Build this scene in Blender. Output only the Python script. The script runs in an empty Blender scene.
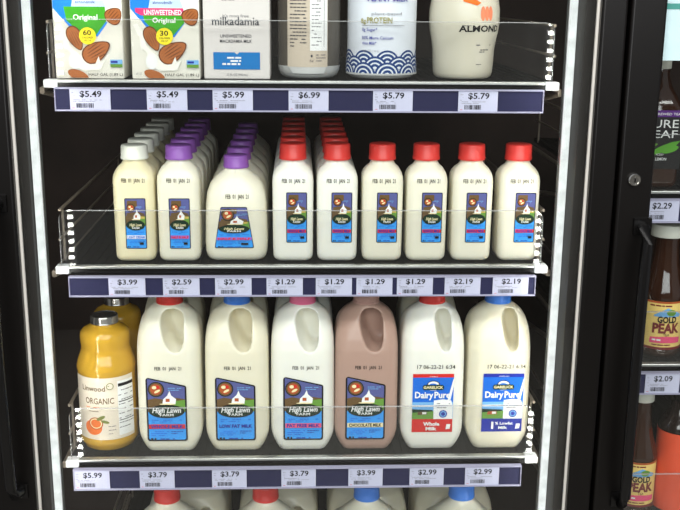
import bpy, bmesh, math, random
from mathutils import Vector, Matrix
random.seed(7)
SC = bpy.context.scene
COL = SC.collection
PI = math.pi

# ------------------------------------------------------------------ camera, world, lights, exposure
cam_d = bpy.data.cameras.new('camera')
cam = bpy.data.objects.new('camera', cam_d); COL.objects.link(cam)
PITCH, YAW, ROLL, FPX = 0.2525, 0.042, 0.0094, 1017.2
cp, sp, cy_, sy_ = math.cos(PITCH), math.sin(PITCH), math.cos(YAW), math.sin(YAW)
fwd = Vector((sy_*cp, cy_*cp, -sp)); rgt = Vector((cy_, -sy_, 0)); upv = rgt.cross(fwd)
c_, s_ = math.cos(ROLL), math.sin(ROLL)
rgt, upv = c_*rgt + s_*upv, -s_*rgt + c_*upv
cam.matrix_world = Matrix(((rgt.x, upv.x, -fwd.x, -0.0084), (rgt.y, upv.y, -fwd.y, -1.568), (rgt.z, upv.z, -fwd.z, 0.7625), (0, 0, 0, 1)))
cam_d.sensor_fit = 'HORIZONTAL'; cam_d.sensor_width = 36.0; cam_d.lens = 36.0*FPX/680.0
cam_d.clip_start = 0.05; cam_d.clip_end = 50
SC.camera = cam

w = bpy.data.worlds.new('store_air'); SC.world = w; w.use_nodes = True
w.node_tree.nodes['Background'].inputs[0].default_value = (0.95, 0.97, 1.0, 1)
w.node_tree.nodes['Background'].inputs[1].default_value = 0.38

def area(name, loc, target, sx, sy, power, col=(1, 1, 1)):
    d = bpy.data.lights.new(name, 'AREA'); d.shape = 'RECTANGLE'; d.size = sx; d.size_y = sy
    d.energy = power; d.color = col
    o = bpy.data.objects.new(name, d); COL.objects.link(o); o.location = loc
    o.rotation_euler = (Vector(target) - Vector(loc)).to_track_quat('-Z', 'Y').to_euler()
    return o
# the fluorescent fixtures of the shop ceiling, in front of the cooler
area('ceiling_fixture_light', (-0.15, -1.15, 1.85), (0.0, -0.5, 0.0), 2.6, 0.30, 30, (1.0, 0.985, 0.95))
area('ceiling_fixture_light', (0.2, -2.6, 1.88), (0.1, -1.6, 0.0), 3.4, 0.40, 40, (1.0, 0.985, 0.95))
# broad light added across the aisle, low enough to reach the rear bottles
area('added_aisle_light', (0.0, -3.4, 1.42), (0.0, 0.3, 0.35), 3.6, 1.0, 72, (0.96, 0.98, 1.0))
SC.view_settings.view_transform = 'Standard'; SC.view_settings.look = 'None'
SC.view_settings.exposure = 0.13; SC.view_settings.gamma = 1.0; SC.view_settings.use_curve_mapping = False
SC.cycles.transparent_max_bounces = 32; SC.cycles.max_bounces = 12; SC.cycles.diffuse_bounces = 6
SC.cycles.sample_clamp_indirect = 4.0

# ------------------------------------------------------------------ materials
MATS = {}
def srgb(c):
    return tuple((x/255/12.92 if x/255 <= 0.04045 else ((x/255+0.055)/1.055)**2.4) for x in c)
def mat(name, rgb, rough=0.5, metal=0.0, sss=0.0, noise=0.03, scale=40.0, emit=0.0, spec=0.5, trans=0.0, bump=0.0, ior=1.45):
    if name in MATS: return MATS[name]
    m = bpy.data.materials.new(name); m.use_nodes = True
    nt = m.node_tree; b = nt.nodes['Principled BSDF']
    c = srgb(rgb)
    b.inputs['Base Color'].default_value = (*c, 1)
    b.inputs['Roughness'].default_value = rough; b.inputs['Metallic'].default_value = metal
    b.inputs['Specular IOR Level'].default_value = spec; b.inputs['IOR'].default_value = ior
    if trans: b.inputs['Transmission Weight'].default_value = trans
    if sss:
        b.inputs['Subsurface Weight'].default_value = sss
        b.inputs['Subsurface Radius'].default_value = (1.0, 0.85, 0.6); b.inputs['Subsurface Scale'].default_value = 0.012
    if emit:
        b.inputs['Emission Color'].default_value = (*c, 1); b.inputs['Emission Strength'].default_value = emit
    if noise and not emit:
        tc = nt.nodes.new('ShaderNodeTexCoord'); n = nt.nodes.new('ShaderNodeTexNoise'); n.inputs['Scale'].default_value = scale
        r = nt.nodes.new('ShaderNodeMapRange'); r.inputs[3].default_value = 1-noise*2; r.inputs[4].default_value = 1+noise*2
        mx = nt.nodes.new('ShaderNodeVectorMath'); mx.operation = 'SCALE'; mx.inputs[0].default_value = c
        nt.links.new(tc.outputs['Object'], n.inputs['Vector']); nt.links.new(n.outputs['Fac'], r.inputs[0])
        nt.links.new(r.outputs[0], mx.inputs['Scale']); nt.links.new(mx.outputs[0], b.inputs['Base Color'])
        if bump:
            bp = nt.nodes.new('ShaderNodeBump'); bp.inputs['Strength'].default_value = bump; bp.inputs['Distance'].default_value = 0.002
            nt.links.new(n.outputs['Fac'], bp.inputs['Height']); nt.links.new(bp.outputs[0], b.inputs['Normal'])
    MATS[name] = m
    return m
def clear_mat(name, tint, base_refl, edge_refl, haze=0.0, hazecol=(1, 1, 1)):
    if name in MATS: return MATS[name]
    m = bpy.data.materials.new(name); m.use_nodes = True; nt = m.node_tree; nt.nodes.clear()
    out = nt.nodes.new('ShaderNodeOutputMaterial'); tr = nt.nodes.new('ShaderNodeBsdfTransparent'); tr.inputs[0].default_value = (*tint, 1)
    gl = nt.nodes.new('ShaderNodeBsdfGlossy'); gl.inputs['Roughness'].default_value = 0.0
    lw = nt.nodes.new('ShaderNodeLayerWeight'); pw = nt.nodes.new('ShaderNodeMath'); pw.operation = 'POWER'; pw.inputs[1].default_value = 5
    ma = nt.nodes.new('ShaderNodeMath'); ma.operation = 'MULTIPLY_ADD'; ma.inputs[1].default_value = edge_refl; ma.inputs[2].default_value = base_refl
    nt.links.new(lw.outputs['Facing'], pw.inputs[0]); nt.links.new(pw.outputs[0], ma.inputs[0])
    mx = nt.nodes.new('ShaderNodeMixShader'); nt.links.new(ma.outputs[0], mx.inputs[0])
    src = tr.outputs[0]
    if haze:
        df = nt.nodes.new('ShaderNodeBsdfDiffuse'); df.inputs[0].default_value = (*hazecol, 1)
        hz = nt.nodes.new('ShaderNodeMixShader'); hz.inputs[0].default_value = haze
        nt.links.new(tr.outputs[0], hz.inputs[1]); nt.links.new(df.outputs[0], hz.inputs[2]); src = hz.outputs[0]
    nt.links.new(src, mx.inputs[1]); nt.links.new(gl.outputs[0], mx.inputs[2]); nt.links.new(mx.outputs[0], out.inputs[0])
    MATS[name] = m
    return m

MILK = mat('milk_bottle_plastic', (230, 225, 206), 0.3, sss=0.25, noise=0.01)
CREAM = mat('cream_bottle_plastic', (228, 218, 182), 0.3, sss=0.25, noise=0.01)
SKIM = mat('skim_milk_plastic', (234, 232, 222), 0.3, sss=0.25, noise=0.01)
LOWFAT = mat('pale_milk_plastic', (228, 221, 198), 0.3, sss=0.25, noise=0.01)
CHOC = mat('chocolate_milk_plastic', (176, 144, 130), 0.33, sss=0.15, noise=0.01)
REDCAP = mat('red_cap_plastic', (206, 54, 48), 0.36)
PURPLE = mat('purple_cap_plastic', (138, 84, 170), 0.4)
WHITECAP = mat('white_cap_plastic', (226, 226, 214), 0.4)
BLUECAP = mat('blue_cap_plastic', (62, 122, 214), 0.38)
PINKCAP = mat('pink_cap_plastic', (232, 112, 150), 0.38)
TANCAP = mat('tan_cap_plastic', (178, 138, 128), 0.35)
INK = mat('black_ink', (22, 20, 22), 0.8, spec=0.12); GREYINK = mat('grey_ink', (110, 108, 112), 0.6)
STAMP = mat('date_stamp_ink', (34, 30, 28), 0.8, spec=0.12)
WHITE = mat('white_print', (238, 238, 236), 0.8, spec=0.12); NAVY = mat('navy_plastic', (38, 38, 68), 0.6, spec=0.15)
TAGP = mat('tag_paper', (190, 190, 212), 0.85, spec=0.1); EDGEW = mat('strip_edge_plastic', (160, 157, 180), 0.6, spec=0.15)
BLUE = mat('sky_blue_print', (56, 158, 242), 0.8, spec=0.12); LBLUE = mat('pale_blue_print', (120, 176, 226), 0.8, spec=0.12)
SKY = mat('dusk_sky_print', (88, 92, 146), 0.8, spec=0.12); GREEN = mat('dark_green_print', (8, 46, 26), 0.8, spec=0.12)
MIDGREEN = mat('grass_green_print', (104, 150, 62), 0.8, spec=0.12); BROWN = mat('field_brown_print', (104, 80, 50), 0.8, spec=0.12)
OLIVEG = mat('wheat_print', (190, 168, 84), 0.8, spec=0.12); RUST = mat('rust_print', (176, 84, 44), 0.8, spec=0.12); REDP = mat('red_print', (206, 38, 34), 0.8, spec=0.12); PINKP = mat('pink_print', (232, 84, 124), 0.8, spec=0.12)
CREAMP = mat('cream_print', (240, 226, 176), 0.8, spec=0.12); PURP = mat('violet_print', (150, 110, 200), 0.8, spec=0.12)
DBLUE = mat('deep_blue_print', (30, 44, 150), 0.8, spec=0.12); VIVID = mat('vivid_blue_print', (28, 106, 210), 0.8, spec=0.12)
STEEL = mat('brushed_steel', (196, 196, 192), 0.35, metal=0.85, noise=0.05, scale=90)
WHITEMET = mat('white_enamel', (238, 238, 240), 0.35)
BLACKM = mat('black_anodised_frame', (12, 10, 9), 0.34, noise=0.08, scale=12, spec=0.22)
BLACKG = mat('black_gloss_plastic', (12, 11, 11), 0.25, noise=0.03, spec=0.3)
GREYF = mat('grey_mullion_paint', (48, 45, 43), 0.5, noise=0.08, scale=20, spec=0.2)
LGREY = mat('light_grey_metal', (96, 98, 98), 0.4, metal=0.3, noise=0.06, scale=25)
DARKIN = mat('dark_cooler_liner', (44, 33, 29), 0.7, noise=0.3, scale=9, spec=0.2)
DECK = mat('dark_shelf_deck', (18, 15, 14), 0.8, noise=0.1, scale=30, spec=0.12)
CHROME = mat('chrome', (215, 214, 210), 0.15, metal=1.0)
WIRE = mat('coated_wire', (142, 130, 116), 0.4, metal=0.4)
GASKET = mat('pale_gasket', (208, 204, 196), 0.45)
GLASS = clear_mat('door_glass', (0.97, 0.985, 0.98), 0.03, 0.7)
ACRYL = clear_mat('clear_acrylic', (0.98, 0.98, 0.98), 0.035, 0.5, haze=0.004)
ACRYLEDGE = clear_mat('acrylic_edge', (0.9, 0.9, 0.9), 0.12, 0.4, haze=0.28, hazecol=(0.9, 0.9, 0.9))

# ------------------------------------------------------------------ object helpers
def thing(name, label, cat, loc=(0, 0, 0), group=None, rz=0.0):
    o = bpy.data.objects.new(name, None); o.empty_display_size = 0.02; COL.objects.link(o)
    o.location = loc; o.rotation_euler = (0, 0, rz); o['label'] = label; o['category'] = cat
    if group: o['group'] = group
    return o
def tag(o, label, cat, group=None):
    o['label'] = label; o['category'] = cat
    if group: o['group'] = group
    return o
def struct(o): o['kind'] = 'structure'; return o

class MB:
    def __init__(s): s.v = []; s.f = []; s.m = []; s.mats = []
    def mi(s, m):
        if m not in s.mats: s.mats.append(m)
        return s.mats.index(m)
    def add(s, vs, fs, m):
        k = len(s.v); i = s.mi(m); s.v += [tuple(v) for v in vs]
        s.f += [tuple(a+k for a in f) for f in fs]; s.m += [i]*len(fs)
        return s
    def box(s, x0, x1, y0, y1, z0, z1, m):
        return s.add([(x0,y0,z0),(x1,y0,z0),(x1,y1,z0),(x0,y1,z0),(x0,y0,z1),(x1,y0,z1),(x1,y1,z1),(x0,y1,z1)],
                     [(0,3,2,1),(4,5,6,7),(0,1,5,4),(1,2,6,5),(2,3,7,6),(3,0,4,7)], m)
    def rings(s, rs, m, cap0=True, cap1=True):
        n = len(rs[0]); vs = [p for r in rs for p in r]; fs = []
        for k in range(len(rs)-1):
            for i in range(n):
                j = (i+1) % n
                fs.append((k*n+i, k*n+j, (k+1)*n+j, (k+1)*n+i))
        if cap0: fs.append(tuple(reversed(range(n))))
        if cap1: fs.append(tuple(range((len(rs)-1)*n, len(rs)*n)))
        return s.add(vs, fs, m)
    def lathe(s, prof, m, n=40, c=(0, 0), ridge=0.0, nr=0, cap0=True, cap1=True):
        rs = []
        for (r, z) in prof:
            ring = []
            for i in range(n):
                a = 2*PI*i/n; rr = r
                if ridge and nr and isinstance(ridge, tuple) and ridge[0] <= z <= ridge[1]: rr = r - (ridge[2] if (i % 2) else 0)
                ring.append((c[0]+rr*math.cos(a), c[1]+rr*math.sin(a), z))
            rs.append(ring)
        return s.rings(rs, m, cap0, cap1)
    def tube(s, pts, r, m, n=10):
        pts = [Vector(p) for p in pts]; rs = []
        for i, p in enumerate(pts):
            d = (pts[min(i+1, len(pts)-1)] - pts[max(i-1, 0)]).normalized()
            a = d.cross(Vector((0, 0, 1)) if abs(d.z) < 0.9 else Vector((1, 0, 0))).normalized(); b = d.cross(a)
            rs.append([p + r*(math.cos(2*PI*k/n)*a + math.sin(2*PI*k/n)*b) for k in range(n)])
        return s.rings(rs, m)
    def build(s, name, parent=None, angle=35, bevel=0.0, loc=None, segs=2):
        me = bpy.data.meshes.new(name); me.from_pydata(s.v, [], s.f)
        for m in s.mats: me.materials.append(m)
        me.polygons.foreach_set('material_index', s.m)
        bm = bmesh.new(); bm.from_mesh(me); bmesh.ops.recalc_face_normals(bm, faces=bm.faces); bm.to_mesh(me); bm.free()
        me.polygons.foreach_set('use_smooth', [True]*len(me.polygons)); me.set_sharp_from_angle(angle=math.radians(angle)); me.update()
        o = bpy.data.objects.new(name, me); COL.objects.link(o)
        if parent: o.parent = parent
        if loc: o.location = loc
        if bevel:
            b = o.modifiers.new('bevel', 'BEVEL'); b.width = bevel; b.segments = segs; b.limit_method = 'ANGLE'
        return o
def rrect(hw, hd, r, z, cx=0, cy=0, n=48):
    """rounded rectangle ring with a point per even angle step of each corner"""
    r = min(r, hw, hd); q = n//4; pts = []
    for k, (sx, sy) in enumerate(((1, 1), (-1, 1), (-1, -1), (1, -1))):
        for i in range(q):
            a = PI/2*(k + i/(q-1))
            pts.append((cx+sx*(hw-r)+r*math.cos(a), cy+sy*(hd-r)+r*math.sin(a), z))
    return pts

# ------------------------------------------------------------------ lettering and labels
_TXT = {}
def text_geo(s, bold=0.0, shear=0.0):
    k = (s, bold, shear)
    if k in _TXT: return _TXT[k]
    cu = bpy.data.curves.new('lettering', 'FONT'); cu.body = s; cu.size = 1.0; cu.offset = bold; cu.shear = shear
    cu.resolution_u = 2; cu.fill_mode = 'FRONT' if False else cu.fill_mode
    o = bpy.data.objects.new('lettering', cu); COL.objects.link(o)
    bpy.context.view_layer.update()
    dg = bpy.context.evaluated_depsgraph_get()
    me = bpy.data.meshes.new_from_object(o.evaluated_get(dg))
    vs = [(v.co.x, v.co.y) for v in me.vertices]; fs = [tuple(p.vertices) for p in me.polygons]
    bpy.data.objects.remove(o); bpy.data.curves.remove(cu); bpy.data.meshes.remove(me)
    if vs:
        x0 = min(v[0] for v in vs); x1 = max(v[0] for v in vs)
        vs = [(v[0]-(x0+x1)/2, v[1]) for v in vs]; wd = x1-x0
    else: wd = 1
    _TXT[k] = (vs, fs, wd)
    return _TXT[k]

class Lab:
    """flat print drawn in (u, v), each layer a hair above the last, then laid on a flat or a round face"""
    STEP = 0.00012
    def __init__(s): s.v = []; s.f = []; s.m = []; s.mats = []; s.h = 0.0
    def _mi(s, m):
        if m not in s.mats: s.mats.append(m)
        return s.mats.index(m)
    def poly(s, pts, m, up=True):
        if up: s.h += s.STEP
        k = len(s.v); s.v += [(p[0], p[1], s.h) for p in pts]; s.f.append(tuple(range(k, k+len(pts)))); s.m.append(s._mi(m)); return s
    def rect(s, x0, y0, x1, y1, m, up=True): return s.poly([(x0,y0),(x1,y0),(x1,y1),(x0,y1)], m, up)
    def ell(s, cx, cy, rx, ry, m, up=True, n=28, rot=0.0, a0=0.0, a1=2*PI):
        c, q = math.cos(rot), math.sin(rot); pts = []
        full = abs(a1-a0-2*PI) < 1e-6
        for i in range(n if full else n+1):
            a = a0+(a1-a0)*i/n; x, y = rx*math.cos(a), ry*math.sin(a); pts.append((cx+c*x-q*y, cy+q*x+c*y))
        return s.poly(pts, m, up)
    def text(s, t, cx, y, size, m, width=None, bold=0.0, shear=0.0, up=True, rot=0.0):
        """width, when given, is the width the line is squeezed or stretched to"""
        if up: s.h += s.STEP
        vs, fs, wd = text_geo(t, bold, shear); sx = (width/wd) if width else size
        k = len(s.v); c, q = math.cos(rot), math.sin(rot)
        for a, b in vs:
            x, yy = a*sx, b*size; s.v.append((cx+c*x-q*yy, y+q*x+c*yy, s.h))
        i = s._mi(m); s.f += [tuple(a+k for a in f) for f in fs]; s.m += [i]*len(fs); return s
    def lines(s, x0, x1, y0, n, gap, th, m, seed=1, fill=0.8):
        """rows of unreadably small print"""
        r = random.Random(seed); s.h += s.STEP
        for k in range(n):
            x = x0; y = y0-k*gap; end = x0+(x1-x0)*(1 if k < n-1 else r.uniform(0.5, 0.9))
            while x < end-th:
                wd = r.uniform(1.5, 5)*th; e = min(x+wd, end)
                if r.random() < fill: s.rect(x, y, e, y+th, m, up=False)
                x = e+th*0.6
        return s
    def bars(s, x0, x1, y0, y1, m, seed=1):
        r = random.Random(seed); x = x0; s.h += s.STEP; u = (x1-x0)/38
        while x < x1:
            wd = u*r.choice((0.8, 0.8, 1.4, 2.0)); s.rect(x, y0, min(x+wd, x1), y1, m, up=False); x += wd+u*r.choice((0.7, 0.9, 1.5))
        return s
    def build(s, name, fn, parent=None, cut=None):
        bm = bmesh.new(); vs = [bm.verts.new(v) for v in s.v]
        for f, i in zip(s.f, s.m):
            try:
                fc = bm.faces.new([vs[a] for a in f]); fc.material_index = i
            except ValueError: pass
        if cut:
            us = [v[0] for v in s.v]; u = math.floor(min(us)/cut)*cut+cut
            while u < max(us):
                bmesh.ops.bisect_plane(bm, geom=bm.verts[:]+bm.edges[:]+bm.faces[:], plane_co=(u, 0, 0), plane_no=(1, 0, 0), dist=1e-6); u += cut
        for f in bm.faces:
            f.normal_update()
            if f.normal.z < 0: f.normal_flip()
        for v in bm.verts: v.co = fn(*v.co)
        me = bpy.data.meshes.new(name); bm.to_mesh(me); bm.free()
        for m in s.mats: me.materials.append(m)
        o = bpy.data.objects.new(name, me); COL.objects.link(o)
        if parent: o.parent = parent
        return o
def on_front(y, x0=0.0, z0=0.0, tilt=0.0):
    return lambda u, v, h: (x0+u, y-h+math.sin(tilt)*v, z0+v*math.cos(tilt))
def on_round(r, z0=0.0, turn=0.0, c=(0, 0)):
    def fn(u, v, h):
        a = u/r+turn; return (c[0]+(r+h)*math.sin(a), c[1]-(r+h)*math.cos(a), z0+v)
    return fn

# ------------------------------------------------------------------ shelf heights and fronts (metres)
ZS = [0.6245, 0.3302, 0.0, -0.372]        # four shelves of the open bay
YS = [0.0099, 0.0127, 0.0, 0.0]
DT = 0.0066                                 # deck top above the shelf's middle line

# ------------------------------------------------------------------ the setting
def wall(name, b, m): q = MB(); q.box(*b, m); return struct(q.build(name))
TILE = mat('shop_floor_tile', (150, 146, 138), 0.4, noise=0.06, scale=5)
SHOPW = mat('shop_wall_paint', (120, 116, 110), 0.7, noise=0.05, scale=3)
wall('floor', (-2.6, 2.8, -3.6, -0.16, -0.95, -0.9), TILE)
wall('wall_shop', (-2.6, 2.8, -3.65, -3.6, -0.95, 1.9), SHOPW)
wall('floor_cooler', (-0.9, 1.35, -0.03, 0.95, -0.80, -0.76), DARKIN)
wall('wall_back', (-0.9, 1.35, 0.90, 0.95, -0.76, 1.25), DARKIN)
wall('wall_left', (-0.95, -0.9, -0.03, 0.95, -0.80, 1.25), DARKIN)
wall('wall_right', (1.35, 1.40, -0.03, 0.95, -0.80, 1.25), DARKIN)
wall('ceiling', (-0.95, 1.40, -0.03, 0.95, 1.25, 1.30), DARKIN)
wall('wall_kick', (-0.95, 1.40, -0.09, -0.03, -0.95, -0.74), BLACKM)
wall('wall_header', (-0.95, 1.40, -0.09, -0.03, 1.1, 1.30), BLACKM)
# mullions between the bays
def mullion(n, x0, x1):
    q = MB(); q.box(x0, x1, -0.098, -0.036, -0.74, 1.1, GREYF)
    for k in range(1, 4):
        xx = x0+(x1-x0)*k/4; q.box(xx-0.001, xx+0.001, -0.1000, -0.097, -0.74, 1.1, BLACKM)
    o = struct(q.build('trim_%d' % n, bevel=0.0015))
    p = MB(); p.box(x0+(0.001 if n == 1 else 0.0005), x1-(0.0065 if n == 1 else 0.001), -0.036, 0.012, -0.74, 1.1, LGREY); p.build('upright_channel', o, bevel=0.0015)
    return o
mullion(1, -0.485, -0.3975); mullion(2, 0.4000, 0.497)

# ------------------------------------------------------------------ LED strips on the mullions
LENS = mat('led_lens', (236, 240, 238), 0.4, emit=0.62)
LENS.node_tree.nodes['Principled BSDF'].inputs['Base Color'].default_value = (0.12, 0.13, 0.13, 1)
_nt = LENS.node_tree; _n = _nt.nodes.new('ShaderNodeTexNoise'); _n.inputs['Scale'].default_value = 60; _tc = _nt.nodes.new('ShaderNodeTexCoord')
_mr = _nt.nodes.new('ShaderNodeMapRange'); _mr.inputs[1].default_value = 0.3; _mr.inputs[2].default_value = 0.7; _mr.inputs[3].default_value = 0.78; _mr.inputs[4].default_value = 1.08
_nt.links.new(_tc.outputs['Object'], _n.inputs['Vector']); _nt.links.new(_n.outputs['Fac'], _mr.inputs[0]); _nt.links.new(_mr.outputs[0], _nt.nodes['Principled BSDF'].inputs['Emission Strength'])
DIODE = mat('led_diode', (255, 252, 246), 0.4, emit=42.0)
def led(x, side, label):
    t = thing('led_strip_light', label, 'light strip', (x, -0.085 if side > 0 else -0.055, 0.18), 'cooler strip lights')
    q = MB(); q.box(-0.0050, 0.0050, -0.004, 0.003, -0.86, 0.86, LENS); q.build('lens', t, bevel=0.0015)
    q = MB(); q.box(-0.0054, 0.0054, 0.0031, 0.0072, -0.865, 0.865, WHITEMET); q.build('housing', t)
    d = MB()
    for k in range(122):
        z = -0.852+k*0.014; d.box(-0.0042, 0.0042, 0.0072, 0.0084, z, z+0.0062, DIODE)
    d.build('diodes', t)
    return t
led(-0.3905, 1, 'slim white lit strip light on the left mullion')
led(0.3940, -1, 'slim white lit strip light on the right mullion')

# ------------------------------------------------------------------ doors
def door(n, x0, x1, sl, sr, handle_x=None, lock=None, ht=None):
    """x0..x1 outside edges; sl, sr stile widths"""
    q = MB(); z0, z1, ya, yb = -0.72, 1.08, -0.140, -0.104
    q.box(x0, x0+sl, ya, yb, z0, z1, BLACKM); q.box(x1-sr, x1, ya, yb, z0, z1, BLACKM)
    q.box(x0+sl, x1-sr, ya, yb, z0, z0+0.07, BLACKM); q.box(x0+sl, x1-sr, ya, yb, z1-0.07, z1, BLACKM)
    o = struct(q.build('door_%d' % n, bevel=0.004))
    g = MB(); g.box(x0+sl-0.004, x1-sr+0.004, -0.122, -0.116, z0+0.066, z1-0.066, GLASS); g.build('glass_pane', o)
    e = MB()
    for xx in (x0+sl, x1-sr-0.0032)[:2 if n == 1 else 0]: e.box(xx, xx+0.0032, -0.1275, -0.1225, z0+0.07, z1-0.07, GASKET)
    if n == 1: e.build('glass_edge_trim', o)
    return o
d1 = door(1, -0.470, 0.4475, 0.0605, 0.0365)
d2 = door(2, 0.4525, 1.38, 0.0500, 0.06)
d0 = door(3, -0.93, -0.476, 0.06, 0.05)
def handle(x, zt, zb, par, yo=-0.135):
    q = MB(); n = 10
    pts = [(x+0.004, yo+0.002, zt), (x, yo-0.02, zt-0.002)]
    for i in range(n+1): pts.append((x-0.003*math.sin(PI*i/n), yo-0.034-0.006*math.sin(PI*i/n), zt-0.02-(zt-zb-0.04)*i/n))
    pts += [(x, yo-0.02, zb+0.002), (x+0.006, yo+0.002, zb)]
    q.tube(pts, 0.0085, BLACKG, 14); q.box(x-0.011, x+0.015, yo-0.005, yo+0.004, zt-0.012, zt+0.012, BLACKG); q.box(x-0.011, x+0.015, yo-0.005, yo+0.004, zb-0.012, zb+0.012, BLACKG)
    q.build('handle', par, angle=50)
handle(-0.435, 0.47, 0.025, d1, -0.140); handle(0.4895, 0.437, 0.0, d2, -0.140)
q = MB(); q.lathe([(0.0, -0.0005), (0.0085, -0.0005), (0.0092, 0.001), (0.0092, 0.004), (0.008, 0.0056), (0.0062, 0.0056), (0.0058, 0.0046), (0.0012, 0.0046)], CHROME, 28)
k = q.build('lock', d2); k.rotation_euler = (PI/2, 0, 0); k.location = (0.4745, -0.1405, 0.5055)
kq = MB(); kq.box(-0.0008, 0.0008, -0.0054, -0.0046, -0.0034, 0.0034, BLACKG); kk = kq.build('keyhole', k); kk.rotation_euler = (-PI/2, 0, 0)

# ------------------------------------------------------------------ shelves
def shelf(i, z, y, x0, x1, label, sx0, sx1, sz=(-0.006, -0.041), fence=True):
    t = thing('cooler_shelf', label, 'shelf', (0, y, z), 'cooler shelves')
    q = MB(); q.box(x0+0.004, x1-0.004, 0.012, 0.62, -0.004, 0.0045, DECK)
    nr = int((x1-x0-0.03)/0.014)
    for k in range(nr+1):
        xx = x0+0.015+(x1-x0-0.03)*k/nr; q.box(xx-0.0016, xx+0.0016, 0.016, 0.615, 0.0045, 0.006, DECK)
    q.build('deck', t)
    q = MB(); q.box(x0+0.02, x1-0.02, 0.0, 0.012, 0.0015, 0.0062, STEEL); q.build('front_rail', t, bevel=0.001)
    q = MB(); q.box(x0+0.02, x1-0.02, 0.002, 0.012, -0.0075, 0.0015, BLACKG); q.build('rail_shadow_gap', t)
    for s, xx in ((0, x0), (1, x1-0.021)):
        q = MB(); q.box(xx, xx+0.021, -0.004, 0.016, -0.006, 0.0064, WHITEMET); q.build('end_cap', t, bevel=0.0014)
    q = MB(); q.box(sx0, sx1, -0.010, -0.004, sz[1], sz[0], NAVY); q.build('tag_strip', t)
    q = MB(); q.box(sx0, sx1, -0.0135, -0.004, sz[0]-0.0005, sz[0]+0.0016, EDGEW); q.box(sx0, sx1, -0.0135, -0.004, sz[1]-0.0016, sz[1]+0.0006, EDGEW)
    q.box(sx0-0.0012, sx0, -0.0135, -0.004, sz[1]-0.0016, sz[0]+0.0016, EDGEW); q.box(sx1, sx1+0.0012, -0.0135, -0.004, sz[1]-0.0016, sz[0]+0.0016, EDGEW)
    q.build('strip_edging', t)
    q = MB(); q.box(x0+0.03, x1-0.03, -0.004, 0.03, -0.020, -0.0075, DECK); q.build('front_beam', t)
    # clear guard with rounded upper corners, edge highlight painted as a thin whitish rim
    ga, gb, h, r, th = x0+0.008, x1-0.010, 0.0965, 0.016, 0.0025
    out = [(ga, 0.0055), (gb, 0.0055)] + [(gb-r+r*math.cos(a), h-r+r*math.sin(a)) for a in [PI/2*k/6 for k in range(7)]] + [(ga+r-r*math.sin(a), h-r+r*math.cos(a)) for a in [PI/2*k/6 for k in range(7)]]
    q = MB(); q.rings([[(a, 0.0035, b) for a, b in out], [(a, 0.0035+th, b) for a, b in out]], ACRYL); g = q.build('clear_guard', t, angle=20)
    ins = [(min(max(a, ga+0.0011), gb-0.0011), min(b, h-0.0011)) for a, b in out]
    q = MB(); n = len(out); vs = [(a, 0.0032, b) for a, b in out]+[(a, 0.0032, b) for a, b in ins]+[(a, 0.0063, b) for a, b in out]+[(a, 0.0063, b) for a, b in ins]
    fs = []
    for a in range(1, n):
        b = (a+1) % n
        fs += [(a, b, n+b, n+a), (2*n+b, 2*n+a, 3*n+a, 3*n+b), (a, 2*n+a, 2*n+b, b), (n+b, 3*n+b, 3*n+a, n+a)]
    q.add(vs, fs, ACRYLEDGE); q.build('guard_rim', g)
    for s, xx in ((1, x0+0.004), (-1, x1-0.004)):
        q = MB(); q.tube([(xx, 0.03, 0.091), (xx, 0.61, 0.091)], 0.0026, WIRE, 8); q.tube([(xx, 0.018, 0.045), (xx, 0.61, 0.045)], 0.002, WIRE, 8)
        for k in (0, 1): q.tube([(xx, 0.05+0.53*k, 0.0), (xx, 0.05+0.53*k, 0.091)], 0.002, WIRE, 8)
        q.build('side_fence', t)
        q = MB(); q.tube([(xx-s*0.012, 0.02, -0.014), (xx-s*0.012, 0.55, -0.10)], 0.004, WIRE, 8); q.tube([(xx-s*0.012, 0.02, -0.01), (xx-s*0.012, 0.615, -0.01)], 0.004, WIRE, 8); q.build('bracket', t)
    return t
names = ['top', 'second', 'third', 'bottom']
descr = ['top cooler shelf carrying the plant milk cartons and bottles', 'cooler shelf carrying the small white and red capped milk bottles',
         'cooler shelf carrying the half gallon milk jugs and orange juice', 'lowest cooler shelf carrying the big gallon jugs, mostly below the view']
SPAN = [(-0.3762, 0.3685), (-0.3722, 0.3735), (-0.3806, 0.3652), (-0.375, 0.37)]
for i in range(4): shelf(i, ZS[i], YS[i], -0.395, 0.395, descr[i], *SPAN[i], sz=((-0.0062, -0.0385), (-0.0095, -0.0398), (-0.0075, -0.0415), (-0.0075, -0.0415))[i])
RZ = [0.4555, 0.1635, -0.128]
rdes = ['cooler shelf behind the right door, under the dark iced tea with purple band', 'cooler shelf behind the right door carrying the yellow labelled tea bottle', 'lowest cooler shelf behind the right door, under the orange bottle']
for i in range(3): shelf(4+i, RZ[i], 0.0, 0.5, 1.29, rdes[i], 0.535, 1.27)

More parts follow.
